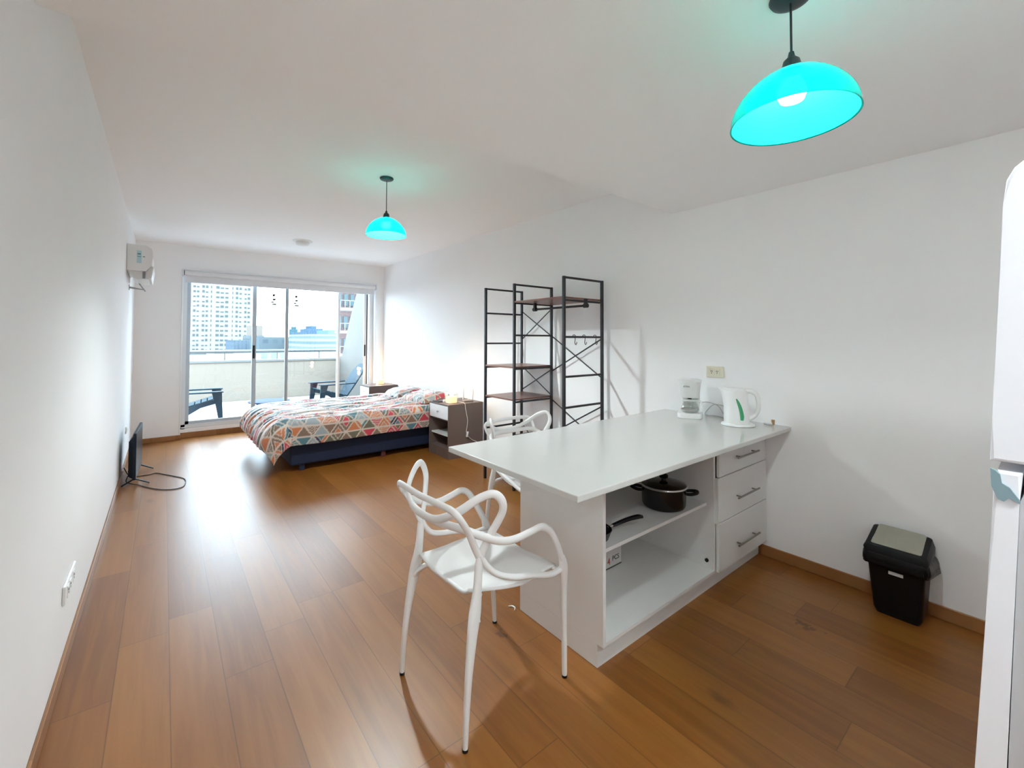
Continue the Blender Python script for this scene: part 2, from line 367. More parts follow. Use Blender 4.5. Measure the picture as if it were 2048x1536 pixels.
for i, (za, zb, hz) in enumerate([(.672, .884, .765), (.402, .667, .517), (.11, .397, .225)]):
    d = obj('drawer', BX((2.952 - (.0 if i == 0 else .012), yn - .022, za), (3.618, yn - .003, zb), .0015, 1), lam, cab)
    hb = bmesh.new(); tube(hb, [(3.135, yn - .052, hz), (3.435, yn - .052, hz)], .006, 10)
    for hx in (3.175, 3.395): tube(hb, [(hx, yn - .052, hz), (hx, yn - .02, hz)], .005, 8)
    obj('handle', hb, handlem, d, True)
obj('drawer_side_rail', BX((2.93, yn - .022, .40), (2.9375, yn, .667)), lam, cab)

# pot with glass lid
pot = thing('cooking_pot', 'black cooking pot with glass lid standing on the open cabinet shelf', 'pot', (2.675, 1.478, .5125), radians(-57))
prof = [(0, .0), (.105, .0), (.118, .006), (.124, .02), (.128, .118), (.131, .120), (.131, .123), (.125, .123), (.121, .02), (.10, .006), (0, .006)]
obj('pan_body', LT(prof, 48), enamel, pot, True)
lid = obj('lid', LT([(.131, .124), (.125, .131), (.09, .143), (.04, .150), (0, .152), (0, .149), (.04, .147), (.09, .140), (.125, .128)], 48), gdark, pot, True)
obj('lid_rim', LT([(.133, .121), (.135, .125), (.132, .130), (.127, .131), (.127, .121)], 48, closed=True), chrome, lid, True)
obj('knob', LT([(0, .15), (.014, .15), (.013, .160), (.024, .167), (.027, .178), (.022, .185), (0, .187)], 24), darkpl, lid, True)
for s in (-1, 1):
    hp = [(s * .125, -.03, .09), (s * .15, -.034, .093), (s * .178, -.022, .098), (s * .186, 0, .10), (s * .178, .022, .098), (s * .15, .034, .093), (s * .125, .03, .09)]
    h = obj('handle', TB(hp, [.008, .009, .009, .010, .009, .009, .008], 10, 4), darkpl, pot, True)
    obj('rivet', TB([(s * .118, 0, .085), (s * .1285, 0, .085)], .009, 12), chrome, h, True)
pan = thing('frying_pan', 'black frying pan at the left end of the cabinet shelf', 'pan', (2.022, 1.45, .5125), radians(-16))
obj('pan_body', LT([(0, 0), (.060, 0), (.068, .006), (.083, .048), (.085, .05), (.082, .052), (.066, .012), (.055, .006), (0, .006)], 40), enamel, pan, True)
h = obj('handle', TB([(.108, 0, .046), (.14, 0, .052), (.20, 0, .062), (.26, 0, .066), (.292, 0, .062)], [(.010, .008), (.013, .009), (.012, .010), (.014, .011), (.010, .008)], 12, 4), darkpl, pan, True)
obj('handle_joint', TB([(.078, 0, .040), (.112, 0, .047)], .006, 10), chrome, h, True)
bx = thing('cardboard_box', 'small printed cardboard box lying on the cabinet bottom', 'box', (0, 0, 0))
obj('carton', BX((1.93, 1.70, .1235), (2.56, 1.84, .235), .002), paper, bx)
t4 = text_bm('4', .055); obj('printed_numeral', xf(t4, Matrix.Translation((2.44, 1.699, .165)) @ Matrix.Rotation(pi / 2, 4, 'X')), redink, bx)
t4 = text_bm('PCS', .04); obj('printed_word', xf(t4, Matrix.Translation((2.505, 1.699, .175)) @ Matrix.Rotation(pi / 2, 4, 'X')), greyink, bx)
obj('printed_stripe', BX((1.93, 1.6985, .125), (2.56, 1.6998, .131)), greyink, bx)

# ------------------------------------------------------------------ coffee maker
cm = thing('coffee_maker', 'small white drip coffee maker with glass carafe on the countertop', 'coffee maker', (3.45, 1.74, HC), radians(-154 + 90))
# local: front faces -y
def rrect(cx, cyy, hx, hy, r, z, n=5):
    o = []
    for (sx, sy, a0) in ((1, 1, 0), (-1, 1, 90), (-1, -1, 180), (1, -1, 270)):
        for k in range(n + 1):
            a = radians(a0 + 90 * k / n); o.append((cx + sx * (hx - r) + r * cos(a), cyy + sy * (hy - r) + r * sin(a), z))
    return o
bm = bmesh.new(); loft(bm, [rrect(0, -.005, .080, .105, .05, 0), rrect(0, -.005, .086, .11, .055, .006), rrect(0, -.005, .085, .108, .055, .034), rrect(0, -.005, .078, .10, .05, .04)])
obj('base', bm, whitepl, cm, True)
bm = bmesh.new(); loft(bm, [rrect(0, .075, .062, .034, .02, .03), rrect(0, .072, .066, .037, .02, .16)])
obj('column', bm, whitepl, cm, True)
bm = bmesh.new(); loft(bm, [rrect(0, .0, .062, .08, .045, .150), rrect(0, .0, .066, .088, .05, .158), rrect(0, 0, .076, .102, .055, .262), rrect(0, 0, .082, .108, .058, .270), rrect(0, 0, .082, .108, .058, .277), rrect(0, 0, .06, .085, .045, .285)])
hd = obj('filter_housing', bm, whitepl, cm, True)
t = text_bm('ATMA', .017); obj('logo', xf(t, Matrix.Translation((-.018, -.0995, .235)) @ Matrix.Rotation(radians(90 - 7), 4, 'X')), greyink, hd)
obj('drip_stop', LT([(0, .136), (.014, .138), (.014, .15), (0, .15)], 16, (.0, -.035, 0)), darkpl, cm, True)
car = obj('carafe', LT([(0, .041), (.052, .041), (.060, .05), (.062, .075), (.055, .10), (.043, .118), (.043, .126), (.041, .126), (.041, .117), (.053, .099), (.060, .075), (.058, .052), (.05, .044), (0, .044)], 32, (0, -.035, 0)), gclear, cm, True)
obj('carafe_lid', LT([(0, .126), (.044, .126), (.046, .132), (.03, .138), (0, .139)], 28, (0, -.035, 0)), whitepl, car, True)
obj('carafe_band', LT([(.062, .058), (.064, .060), (.064, .066), (.061, .068)], 32, (0, -.035, 0)), chrome, car, True)
obj('carafe_handle', TB([(.04, -.055, .128), (.072, -.072, .130), (.090, -.082, .10), (.086, -.080, .065), (.064, -.068, .05)], [(.009, .006)] * 5, 10, 4), whitepl, car, True)

# ------------------------------------------------------------------ kettle (local +x = handle side)
kt = thing('electric_kettle', 'white electric kettle with green water window on the countertop', 'kettle', (3.40, 1.375, HC), radians(-65))
bm = bmesh.new(); lathe(bm, [(0, 0), (.088, 0), (.094, .004), (.090, .014), (.078, .019), (0, .019)], 40)
for v in bm.verts: v.co.x = v.co.x * 1.12 + .006
obj('power_base', bm, whitepl, kt, True)
def kr(cx, rx, ry, z, spout=0, n=36):
    o = []
    for k in range(n):
        a = 2 * pi * k / n; x = cos(a) * rx; y = sin(a) * ry
        w = max(0, -cos(a)) ** 6
        o.append((cx + x - spout * w, y * (1 - .25 * w * (1 if spout else 0)), z + (.012 * w if spout else 0)))
    return o
bm = bmesh.new()
loft(bm, [kr(0, .078, .074, .018), kr(0, .080, .076, .03), kr(-.001, .079, .074, .08), kr(-.004, .077, .069, .13), kr(-.006, .075, .064, .18, .008), kr(-.006, .074, .060, .225, .024), kr(-.006, .073, .058, .238, .034)])
kb = obj('kettle_body', bm, whitepl, kt, True)
bm = bmesh.new(); loft(bm, [kr(-.006, .070, .056, .236, .018), kr(-.006, .064, .050, .250, .006), kr(-.01, .04, .036, .257), kr(-.01, .01, .01, .259)])
obj('lid', bm, whitepl, kt, True)
obj('handle', TB([(.04, 0, .235), (.085, 0, .236), (.118, 0, .215), (.130, 0, .17), (.128, 0, .12), (.113, 0, .08), (.088, 0, .058), (.06, 0, .05)], [(.017, .018), (.017, .018), (.016, .018), (.015, .015), (.014, .014), (.013, .014), (.015, .016), (.016, .02)], 14, 5, up=(0, 1, 0)), whitepl, kt, True)
def ksurf(z, a):  # point on the body side
    t = z; ry = .0765 - .0225 * max(0, (z - .03) / .21) ** 1.3; rx = .080 - .006 * max(0, (z - .03) / .21); cx = -.006 * (z - .03) / .21
    return Vector((cx + cos(a) * rx, sin(a) * ry, z))
pts = [ksurf(z, a) for z, a in ((.045, -1.18), (.07, -1.15), (.11, -1.22), (.15, -1.36), (.185, -1.55))]
obj('water_window', TB(pts, [(.010, .004), (.013, .005), (.012, .005), (.010, .004), (.006, .003)], 12, 5, up=lambda p: (p[0] * .8, p[1], 0)), greenw, kb, True)
pg = thing('power_plug', 'small white cork-topped plug lying on the countertop beside the kettle', 'plug', (3.575, 1.235, HC))
obj('plug_body', TB([(0, .035, .012), (0, .0, .012), (0, -.02, .012)], [(.012, .009), (.015, .011), (.013, .011)], 12), whitepl, pg, True)
obj('plug_cap', TB([(0, -.022, .006), (0, -.022, .040)], [.009, .011], 12), woodlt, pg, True)
crd = (obj('cord', TB([(3.52, 1.72, HC + .10), (3.56, 1.66, HC + .11), (3.60, 1.60, HC + .085), (3.60, 1.56, HC + .03), (3.57, 1.52, HC + .008), (3.60, 1.62, HC + .008), (3.60, 1.70, HC + .008), (3.575, 1.66, HC + .06), (3.56, 1.60, HC + .10), (3.60, 1.52, HC + .075), (3.61, 1.46, HC + .01), (3.58, 1.50, HC + .006)], .0035, 8, 6), mat('grey_cable', (.55, .55, .56), .5), None, True)); crd.parent = cm; crd.matrix_parent_inverse = (Matrix.Translation(cm.location) @ Matrix.Rotation(cm.rotation_euler.z, 4, 'Z')).inverted()

# wall sockets
def socket_plate(name, label, loc, rz, w, h, m, mods, plug=False):
    s = thing(name, label, 'socket', loc, rz)     # local: faces -y
    obj('plate', BX((-w / 2, -.012, -h / 2), (w / 2, 0, h / 2), .006), m, s)
    for x, hw in mods:
        q = obj('module', BX((x - hw, -.0145, -.026), (x + hw, -.011, .026), .001), m, s)
        b = bmesh.new()
        for dx, dz in ((-.005, .006), (.005, .006), (0, -.008)): box(b, (x + dx - .0018, -.0155, dz - .0045), (x + dx + .0018, -.0140, dz + .0045))
        obj('pin_hole', b, darkpl, q)
    return s
socket_plate('wall_socket', 'cream double wall socket above the countertop', (W, 1.637, 1.253), -pi / 2, .138, .086, cream, [(-.021, .020), (.021, .020)])
socket_plate('wall_socket', 'white open double socket low on the left wall nearest the camera', (0, 2.92, .35), pi / 2, .30, .085, whitepl, [(-.09, .02), (-.03, .02), (.07, .02)])
socket_plate('wall_socket', 'small white socket on the left wall behind the television', (0, 6.85, .42), pi / 2, .12, .08, whitepl, [(0, .02)])

# ------------------------------------------------------------------ chairs
def make_chair(label, loc, rz, group):
    c = thing('dining_chair', label, 'chair', loc, rz, group)
    bm = bmesh.new(); up = lambda p: (p[0] + .02, p[1] * 1.0, 0)
    A = [(-.19, -.222, .66), (-.172, -.234, .71), (-.155, -.252, .76), (-.130, -.283, .835), (-.138, -.291, .885), (-.168, -.276, .914), (-.215, -.243, .897), (-.272, -.19, .846), (-.305, -.10, .802), (-.312, 0, .793)]
    A = A + [(x, -y, z) for x, y, z in A[-2::-1]]
    tube(bm, A, [(.016, .010)] * len(A), 12, 5, up=up)
    B = [(-.19, -.222, .66), (-.215, -.222, .71), (-.245, -.228, .77), (-.278, -.234, .82), (-.298, -.228, .85), (-.308, -.20, .866), (-.32, -.10, .872), (-.325, 0, .872)]
    B = B + [(x, -y, z) for x, y, z in B[-2::-1]]
    tube(bm, B, [(.014, .009)] * len(B), 12, 5, up=up)
    obj('backrest', bm, chairm, c, True)
    bm = bmesh.new()
    Cc = [(.216, -.276, .548), (.19, -.284, .60), (.155, -.289, .66), (.12, -.29, .705), (.075, -.287, .726), (.02, -.281, .718), (-.06, -.27, .709), (-.13, -.26, .722), (-.2, -.242, .755), (-.255, -.205, .782), (-.288, -.10, .783), (-.295, 0, .78)]
    Cc = Cc + [(x, -y, z) for x, y, z in Cc[-2::-1]]
    R = [(.016, .011)] * len(Cc)
    tube(bm, Cc, R, 12, 5, up=up)
    obj('armrest', bm, chairm, c, True)
    for s in (-1, 1):
        bm = bmesh.new()
        S = [(.225, s * .268, .50), (.15, s * .272, .50), (.04, s * .272, .535), (-.05, s * .262, .556), (-.12, s * .243, .585), (-.165, s * .228, .63), (-.19, s * .222, .675)]
        tube(bm, S, [(.012, .014)] * len(S), 12, 5, up=(0, 1, 0)); obj('side_rail', bm, chairm, c, True)
        bm = bmesh.new()
        L = [(-.268, s * .243, .008), (-.262, s * .241, .12), (-.25, s * .237, .25), (-.232, s * .231, .37), (-.215, s * .226, .46), (-.200, s * .222, .55), (-.19, s * .222, .66), (-.174, s * .233, .71)]
        tube(bm, L, [(.010, .010), (.012, .012), (.015, .014), (.021, .015), (.027, .015), (.019, .014), (.016, .011), (.010, .006)], 14, 5, up=(0, 1, 0))
        tube(bm, [(-.215, s * .226, .43), (-.195, s * .20, .465), (-.15, s * .17, .49)], [(.022, .012), (.018, .010), (.012, .008)], 12, 4, up=(0, 0, 1))
        lg = obj('leg', bm, chairm, c, True)
        obj('foot_cap', LT([(0, 0), (.011, 0), (.0115, .01), (0, .012)], 14, (-.268, s * .243, 0)), darkpl, lg, True)
        bm = bmesh.new()
        L = [(.268, s * .246, .008), (.262, s * .25, .15), (.252, s * .256, .30), (.242, s * .264, .42), (.232, s * .272, .50), (.216, s * .277, .555)]
        tube(bm, L, [(.011, .011), (.0125, .012), (.0145, .013), (.017, .014), (.023, .016), (.016, .012)], 14, 5, up=(0, 1, 0))
        tube(bm, [(.236, s * .27, .485), (.215, s * .23, .49), (.19, s * .19, .488)], [(.018, .012), (.014, .009), (.01, .008)], 12, 4, up=(0, 0, 1))
        lg = obj('leg', bm, chairm, c, True)
        obj('foot_cap', LT([(0, 0), (.012, 0), (.0125, .01), (0, .012)], 14, (.268, s * .246, 0)), darkpl, lg, True)
    # seat shell: saddle with waisted rear, corners rising into the legs
    bm = bmesh.new(); NU, NV = 26, 24; G = []
    for i in range(NU + 1):
        u = i / NU; row = []
        hw = .238 - .055 * (1 - u) ** 1.6 + .02 * (1 - abs(2 * u - 1)) - .012 * u ** 6
        for j in range(NV + 1):
            v = -1 + 2 * j / NV
            xb = -.215 + .035 * (1 - v * v) - .0 ; xf_ = .250 - .02 * v ** 4
            x = xb + (xf_ - xb) * u
            z = .478 + .03 * u - .028 * sin(pi * u) * (1 - .4 * v * v) + .05 * (v * v) ** 1.5 * (1 - u) ** 1.5 + .012 * v * v - .028 * max(0, u - .86) / .14 * (1 - .3 * v * v)
            row.append(bm.verts.new((x, v * hw, z)))
        G.append(row)
    for i in range(NU):
        for j in range(NV): bm.faces.new((G[i][j], G[i + 1][j], G[i + 1][j + 1], G[i][j + 1]))
    so = obj('seat', bm, chairm, c, True)
    md = so.modifiers.new('thickness', 'SOLIDIFY'); md.thickness = .012; md.offset = -1
    return c
CG = 'white openwork armchairs around the countertop'
ch1 = make_chair('white plastic armchair with looping back in front, beside the cabinet end', (1.472, 1.625, 0), radians(2.8), CG)
dup(ch1, (2.46, 2.39, 0), radians(-88), 'white plastic armchair mostly hidden behind the countertop', CG)

# ------------------------------------------------------------------ clothes rack with shelves
rk = thing('clothes_rack', 'black metal clothes rack with dark wood shelves against the right wall', 'rack', (0, 0, 0))
XF, XBk = 3.065, 3.575; LY = (3.875, 3.379, 2.69)
sq = .0125
for i, y in enumerate(LY):
    for x in (XF, XBk): obj('post', BX((x - sq, y - sq, 0), (x + sq, y + sq, 2.055), .002, 1), blackm, rk)
    rails = {0: (2.045, 1.78, 1.452, 1.195, .87, .54, .15), 1: (2.045, 1.86, 1.537, 1.20, .87, .54, .15), 2: (2.045, 1.845, 1.52, 1.17, .90, .54, .15)}[i]
    for z in rails: obj('rail', BX((XF, y - .009, z - .009), (XBk, y + .009, z + .009), .002, 1), blackm, rk)
def rack_shelf(y0, y1, z): obj('shelf', BX((XF - .008, y0 + .013, z), (XBk + .006, y1 - .013, z + .016), .001), shelfw, rk)
rack_shelf(LY[1], LY[0], 1.207); rack_shelf(LY[1], LY[0], .882); rack_shelf(LY[2], LY[1], 1.862); rack_shelf(LY[2], LY[1], .16); rack_shelf(LY[1], LY[0], .16)
def brace(ya, za, yb, zb, dx=0):
    obj('brace', TB([(XBk + .004 + dx, ya, za), (XBk + .004 + dx, yb, zb)], [(.007, .0025)] * 2, 6, up=(1, 0, 0)), blackm, rk)
brace(LY[0], 1.82, LY[1], 1.53); brace(LY[0], 1.50, LY[1], 1.83, .006)
brace(LY[0], 1.19, LY[1], .90); brace(LY[0], .92, LY[1], 1.18, .006)
brace(LY[0], .53, LY[1], .16); brace(LY[0], .17, LY[1], .53, .006)
brace(LY[1], 1.535, LY[2], 1.13); brace(LY[1], 1.16, LY[2], 1.51, .006)
brace(LY[1], .86, LY[2], .50); brace(LY[1], .50, LY[2], .87, .006)
hr = obj('hanging_rod', TB([(3.27, 3.30, 1.80), (3.27, 2.60, 1.80)], .0105, 12), blackm, rk, True)
for y in (3.30, 2.62):
    b = bmesh.new(); box(b, (3.255, y - .012, 1.80), (3.285, y + .012, 1.862), .003); tube(b, [(3.27, y - .02, 1.80), (3.27, y + .02, 1.80)], .02, 14); obj('rod_clamp', b, blackm, hr)
hk0 = None
for k, (x, lb) in enumerate([(3.195, 'leftmost of the three black S hooks on the rack rail'), (3.325, 'middle one of the three black S hooks on the rack rail'), (3.475, 'rightmost of the three black S hooks on the rack rail')]):
    if hk0 is None:
        b = TB([(0, .012, -.004), (0, .017, .006), (0, .010, .018), (0, -.006, .018), (0, -.013, .006), (0, -.012, -.02), (0, -.008, -.05), (.012, -.006, -.068), (.026, -.004, -.060), (.03, -.003, -.045)], .0032, 8, 4)
        hk0 = obj('s_hook', b, blackm, None, True); hk = hk0
    else:
        hk = hk0.copy(); COL.objects.link(hk)
    hk.location = (x, LY[2], 1.520); tag(hk, lb, 'hook', 'hooks on the clothes rack')

# ------------------------------------------------------------------ bed
bed = thing('bed', 'double bed with navy upholstered base beside the balcony door', 'bed', (0, 0, 0))
BX0, BX1, BY0, BY1 = 1.46, 3.56, 5.36, 6.92
obj('bed_base', BX((BX0, BY0, .07), (BX1, BY1, .34), .02), navy, bed)
obj('mattress', BX((BX0 + .01, BY0 + .01, .34), (BX1, BY1 - .01, .545), .04, 3), mat('mattress_cloth', (.55, .55, .58), .8), bed)
for x in (BX0 + .13, 2.55, BX1 - .12):
    for y in (BY0 + .05, BY1 - .05):
        obj('leg', BX((x - .025, y - .025, 0), (x + .025, y + .025, .075), .004), mat('leg_redwood', (.12, .03, .03), .4) if x > 2 else navy, bed)

CRM = (.54, .46, .40)
PAL = {'r': (.48, .035, .06), 'o': (.48, .15, .055), 't': (.07, .17, .20), 'n': (.012, .03, .065), 'g': (.12, .11, .07), 'b': (.19, .115, .08), 's': (.27, .32, .34), 'p': (.46, .21, .13), 'w': (.52, .49, .46)}
def pattern(u, v):
    """triangles in rows between cream lines; u along the row, v across"""
    hgt, wid = .128, .185
    row = fl(v / hgt); fv = v / hgt - row
    if fv < .07 or fv > .93: return CRM
    uu = u / wid + .5 * (row % 2) ; i = fl(uu); fu = uu - i
    upd = abs(fu - .5) * 2 < 1 - fv
    if upd: key = (i, row, 0); dist = (1 - fv) - abs(fu - .5) * 2; q = dist
    else:
        fu2 = fu + .5 if fu < .5 else fu - .5; i2 = i if fu >= .5 else i - 1
        key = (i2, row, 1); q = fv - abs(fu2 - .5) * 2
    rnd = random.Random(key[0] * 7919 + key[1] * 104729 + key[2] * 31 + 5)
    cols = rnd.choice(['rr', 'ob', 'tn', 'gb', 'os', 'tt', 'pw', 'br', 'nt', 'op', 'rg', 'ss', 'ow', 'bo']); style = rnd.random()
    if q < .09: return CRM
    side = (fu if upd else fu2) < .5
    if style < .45:                               # nested chevron
        if q < .42: return PAL[cols[0]] if side or rnd.random() < .5 else PAL[rnd.choice('rtnobg')]
        if q < .52: return CRM
        return PAL[cols[1]]
    if style < .62:                               # thin stripes
        s = (fu if upd else fu2) * 9 + (fv * 4.5 if side else -fv * 4.5)
        return CRM if (s % 1) < .35 else PAL[cols[0]]
    return PAL[cols[0]]
def fabric_mat():
    m = bpy.data.materials.new('geometric_cotton'); m.use_nodes = True; n = m.node_tree.nodes; l = m.node_tree.links; p = n['Principled BSDF']
    a = n.new('ShaderNodeAttribute'); a.attribute_name = 'pat'; l.new(a.outputs['Color'], p.inputs['Base Color'])
    p.inputs['Roughness'].default_value = .6; p.inputs['Sheen Weight'].default_value = 1.0; p.inputs['Sheen Roughness'].default_value = .4
    t = n.new('ShaderNodeTexCoord'); ns = n.new('ShaderNodeTexNoise'); ns.inputs['Scale'].default_value = 90; l.new(t.outputs['Object'], ns.inputs['Vector'])
    b = n.new('ShaderNodeBump'); b.inputs['Strength'].default_value = .15; b.inputs['Distance'].default_value = .002; l.new(ns.outputs[0], b.inputs['Height']); l.new(b.outputs[0], p.inputs['Normal'])
    return m
fabm = fabric_mat()
def cloth(name, fn, u0, u1, v0, v1, step, thick, rot=0):
    nu = int((u1 - u0) / step); nv = int((v1 - v0) / step); vs_, cs, fs = [], [], []
    for i in range(nu + 1):
        for j in range(nv + 1):
            u = u0 + (u1 - u0) * i / nu; v = v0 + (v1 - v0) * j / nv; vs_.append(fn(u, v)); cs.extend((*pattern(u, v), 1))
    for i in range(nu):
        for j in range(nv):
            a = i * (nv + 1) + j; fs.append((a, a + nv + 1, a + nv + 2, a + 1))
    me = bpy.data.meshes.new(name); me.from_pydata(vs_, [], fs)
    at = me.color_attributes.new('pat', 'FLOAT_COLOR', 'POINT'); at.data.foreach_set('color', cs)
    for p in me.polygons: p.use_smooth = True
    me.materials.append(fabm); o = bpy.data.objects.new(name, me); COL.objects.link(o)
    md = o.modifiers.new('thickness', 'SOLIDIFY'); md.thickness = thick; md.offset = 1
    return o
FX, NY, FY, ZTp = 1.44, 5.33, 6.93, .572
def prof_(d, R):
    if d <= 0: return 0, 0
    if d < R * pi / 2: a = d / R; return R * sin(a), R * (1 - cos(a))
    return R, R + d - R * pi / 2
def duvet(u, v):
    a = max(0, FX - u); b = max(0, NY - v); c = max(0, v - FY)
    x = max(u, FX); y = min(max(v, NY), FY); z = ZTp
    # hem undulation along the near side
    lift = 0
    if b > 0: lift = -.035 * noise.noise(Vector((u * 1.1, 3.3, 0))) * b / .3 + .05 * max(0, (u - 1.7) / 1.9) * b / .3
    s = b if b > 0 else c; sg = -1 if b > 0 else 1
    d = hypot(a, s); nx, ny = -1.0, 0.0; nz = 1.0
    if d > 0:
        phi = atan2(s, a); R = .26 + (.05 - .26) * (phi / (pi / 2)) ** .8; out, dn = prof_(d, R)
        flare = .06 * max(0, d - R) * sin(2 * phi)
        x -= cos(phi) * (out + flare * 2.2); y += sg * sin(phi) * (out + flare); z -= dn
        z += lift
    # wrinkles
    top = 1 if d == 0 else max(0, 1 - d / .35)
    w1 = noise.noise(Vector((u * 2.2, v * 15, .3))) ; w2 = noise.noise(Vector((u * 6, v * 30, 5.1))); w3 = noise.noise(Vector((u * 1.6, v * 1.6, 9)))
    w4 = noise.noise(Vector((u * 3.5, v * 22 + 2 * w3, 3.7)))
    amp = .018 * w1 + .008 * w2 + .02 * w3 + .014 * w4
    ft = min(1, a / .2)
    ridg = noise.noise(Vector((u * 3, v * 17, 7))) * .022 * ft * (1 if b == 0 else max(0, 1 - b / .2))
    z += amp * (.35 + .65 * top) * (1 if b == 0 else max(.1, 1 - b / .12))
    if a > 0: x -= ridg + .01 * w1
    if b > .06:
        y -= .010 * noise.noise(Vector((u * 3.0, v * 4, 2))) + .006 * noise.noise(Vector((u * 9, v * 2, 4)))
    # bunched up over the pillows near the wall
    hw = max(0, min(1, (u - 2.72) / .35)); hh = max(0, min(1, (v - NY) / .18)) * max(0, min(1, (FY + .05 - v) / .25))
    z += hw * hh * .03 * (1 + .7 * noise.noise(Vector((u * 4, v * 4, 1))) + .35 * noise.noise(Vector((u * 11, v * 9, 2))))
    return (x, y, max(z, .03))
dv = cloth('duvet', duvet, FX - .42, 3.58, NY - .30, FY + .22, .0095, .018)
tag(dv, 'puffy duvet with colourful triangle pattern draped over the bed', 'duvet')
def pillow_fn(cx, cyy, cz, lx, ly, tilt, rz, seed):
    def fn(u, v):
        a = max(-1, min(1, u / lx * 2)); b = max(-1, min(1, v / ly * 2))
        h = .085 * ((1 - a ** 4) * (1 - b ** 4)) ** .5 + .012 * noise.noise(Vector((u * 9, v * 9, seed))) + .008 * noise.noise(Vector((u * 22, v * 14, seed)))
        p = Vector((u * (1 - .05 * b * b), v * (1 - .05 * a * a), h)); p = Matrix.Rotation(tilt, 3, 'Y') @ p; p = Matrix.Rotation(rz, 3, 'Z') @ p
        return (cx + p.x, cyy + p.y, cz + p.z)
    return fn
for cyy, rz, lb, sd in ((5.72, .12, 'patterned pillow beside the nearer nightstand', 1), (6.42, -.08, 'patterned pillow on the bed half nearest the balcony door', 2)):
    p = cloth('pillow', pillow_fn(3.30, cyy, .652, .46, .64, radians(-9), rz, sd), -.23, .23, -.32, .32, .011, .0)
    p.modifiers.clear()
    # close the underside by mirroring the shell
    me = p.data; bm = bmesh.new(); bm.from_mesh(me)
    g = bmesh.ops.duplicate(bm, geom=bm.faces[:])
    nv_ = [x for x in g['geom'] if isinstance(x, bmesh.types.BMVert)]
    for v in nv_: v.co.z = v.co.z - max(0, (v.co.z - .645)) * .95 - .004
    bm.to_mesh(me); bm.free()
    tag(p, lb, 'pillow', 'patterned pillows at the head of the bed')

# ------------------------------------------------------------------ nightstands
def nightstand(label, y0, y1):
    n = thing('nightstand', label, 'nightstand', (0, 0, 0), 0, 'nightstands at the bed')
    xa, xb = 3.11, W - .005; h = .675
    obj('top_panel', BX((xa, y0, h - .018), (xb, y1, h), .001), walnut, n)
    obj('side_panel', BX((xa, y0, 0), (xb, y0 + .018, h - .018)), walnut, n)
    obj('side_panel', BX((xa, y1 - .018, 0), (xb, y1, h - .018)), walnut, n)
    obj('back_panel', BX((xb - .012, y0 + .018, 0), (xb, y1 - .018, h - .018)), walnut, n)
    obj('kick_panel', BX((xa + .01, y0 + .018, 0), (xa + .03, y1 - .018, .105)), walnut, n)
    obj('bottom_panel', BX((xa + .01, y0 + .018, .105), (xb - .012, y1 - .018, .12)), walnut, n)
    obj('shelf', BX((xa + .03, y0 + .018, .268), (xb - .012, y1 - .018, .284)), lam, n)
    obj('divider', BX((xa + .02, y0 + .018, .465), (xb - .012, y1 - .018, .48)), walnut, n)
    d = obj('drawer', BX((xa, y0 + .02, .485), (xa + .016, y1 - .02, .652), .001), mat('white_drawer', (.78, .78, .79), .35), n)
    obj('knob', TB([(xa, (y0 + y1) / 2, .57), (xa - .012, (y0 + y1) / 2, .57), (xa - .022, (y0 + y1) / 2, .57)], [.005, .006, .013], 14), chrome, d, True)
    return n
nightstand('grey walnut nightstand with white drawer on the near side of the bed', 4.73, 5.235)
nightstand('grey walnut nightstand behind the bed, in the far corner', 7.40, 7.87)
def bedside_lamp(label, loc):
    l_ = thing('table_lamp', label, 'lamp', loc, 0, 'glass candle lamps on the nightstands')
    b = bmesh.new(); box(b, (-.055, -.055, 0), (.055, .055, .085), .008); obj('lamp_base', b, wax, l_, True)
    b = bmesh.new(); lathe(b, [(0, .085), (.015, .09), (.018, .10), (.034, .125), (.036, .145), (.024, .168), (0, .176)], 20)
    obj('bulb', b, bulb2, l_, True)
    b = bmesh.new(); box(b, (-.062, -.062, .0), (.062, .062, .13)); bmesh.ops.delete(b, geom=[f for f in b.faces if abs(f.normal.z) > .9], context='FACES'); obj('glass_sleeve', b, gclear, l_)
    L = bpy.data.lights.new('lamp_light', 'POINT'); L.energy = 1.6; L.color = (1, .66, .38); L.shadow_soft_size = .04
    o = bpy.data.objects.new('lamp_light', L); COL.objects.link(o); o.parent = l_; o.location = (0, 0, .215)
bedside_lamp('lit glass cube lamp on the near nightstand', (3.25, 4.90, .675))
bedside_lamp('lit glass cube lamp on the far corner nightstand', (3.42, 7.70, .675))
cb_ = thing('lamp_cord', 'white lamp cord hanging down the side of the near nightstand', 'cord', (0, 0, 0))
obj('cable', TB([(3.32, 4.90, .681), (3.34, 4.80, .682), (3.345, 4.726, .676), (3.352, 4.722, .62), (3.37, 4.722, .54), (3.385, 4.722, .46), (3.378, 4.722, .38), (3.368, 4.722, .31), (3.40, 4.722, .25), (3.46, 4.722, .20), (3.53, 4.71, .16), (3.58, 4.70, .05)], .004, 8, 5), cordw, cb_, True)
b = BX((-.012, -.010, -.036), (.012, .010, .036), .006); xf(b, Matrix.Translation((3.376, 4.714, .285)) @ Matrix.Rotation(radians(14), 4, 'Y')); obj('switch', b, whitepl, cb_, True)
rt = thing('wifi_router', 'flat router with thin upright antennas on the near nightstand', 'router', (3.48, 4.87, .675), radians(-20))
obj('router_case', BX((-.06, -.045, .002), (.07, .045, .022), .006), mat('router_grey', (.28, .24, .22), .4), rt, True)
for k, (x, y, h) in enumerate(((-.055, .0, .17), (.06, -.03, .17))):
    obj('antenna', TB([(x, y, .02), (x + .012 * (1 if k else 0), y, h)], [.0045, .003], 8), mat('antenna_grey', (.20, .16, .15), .4), rt, True)
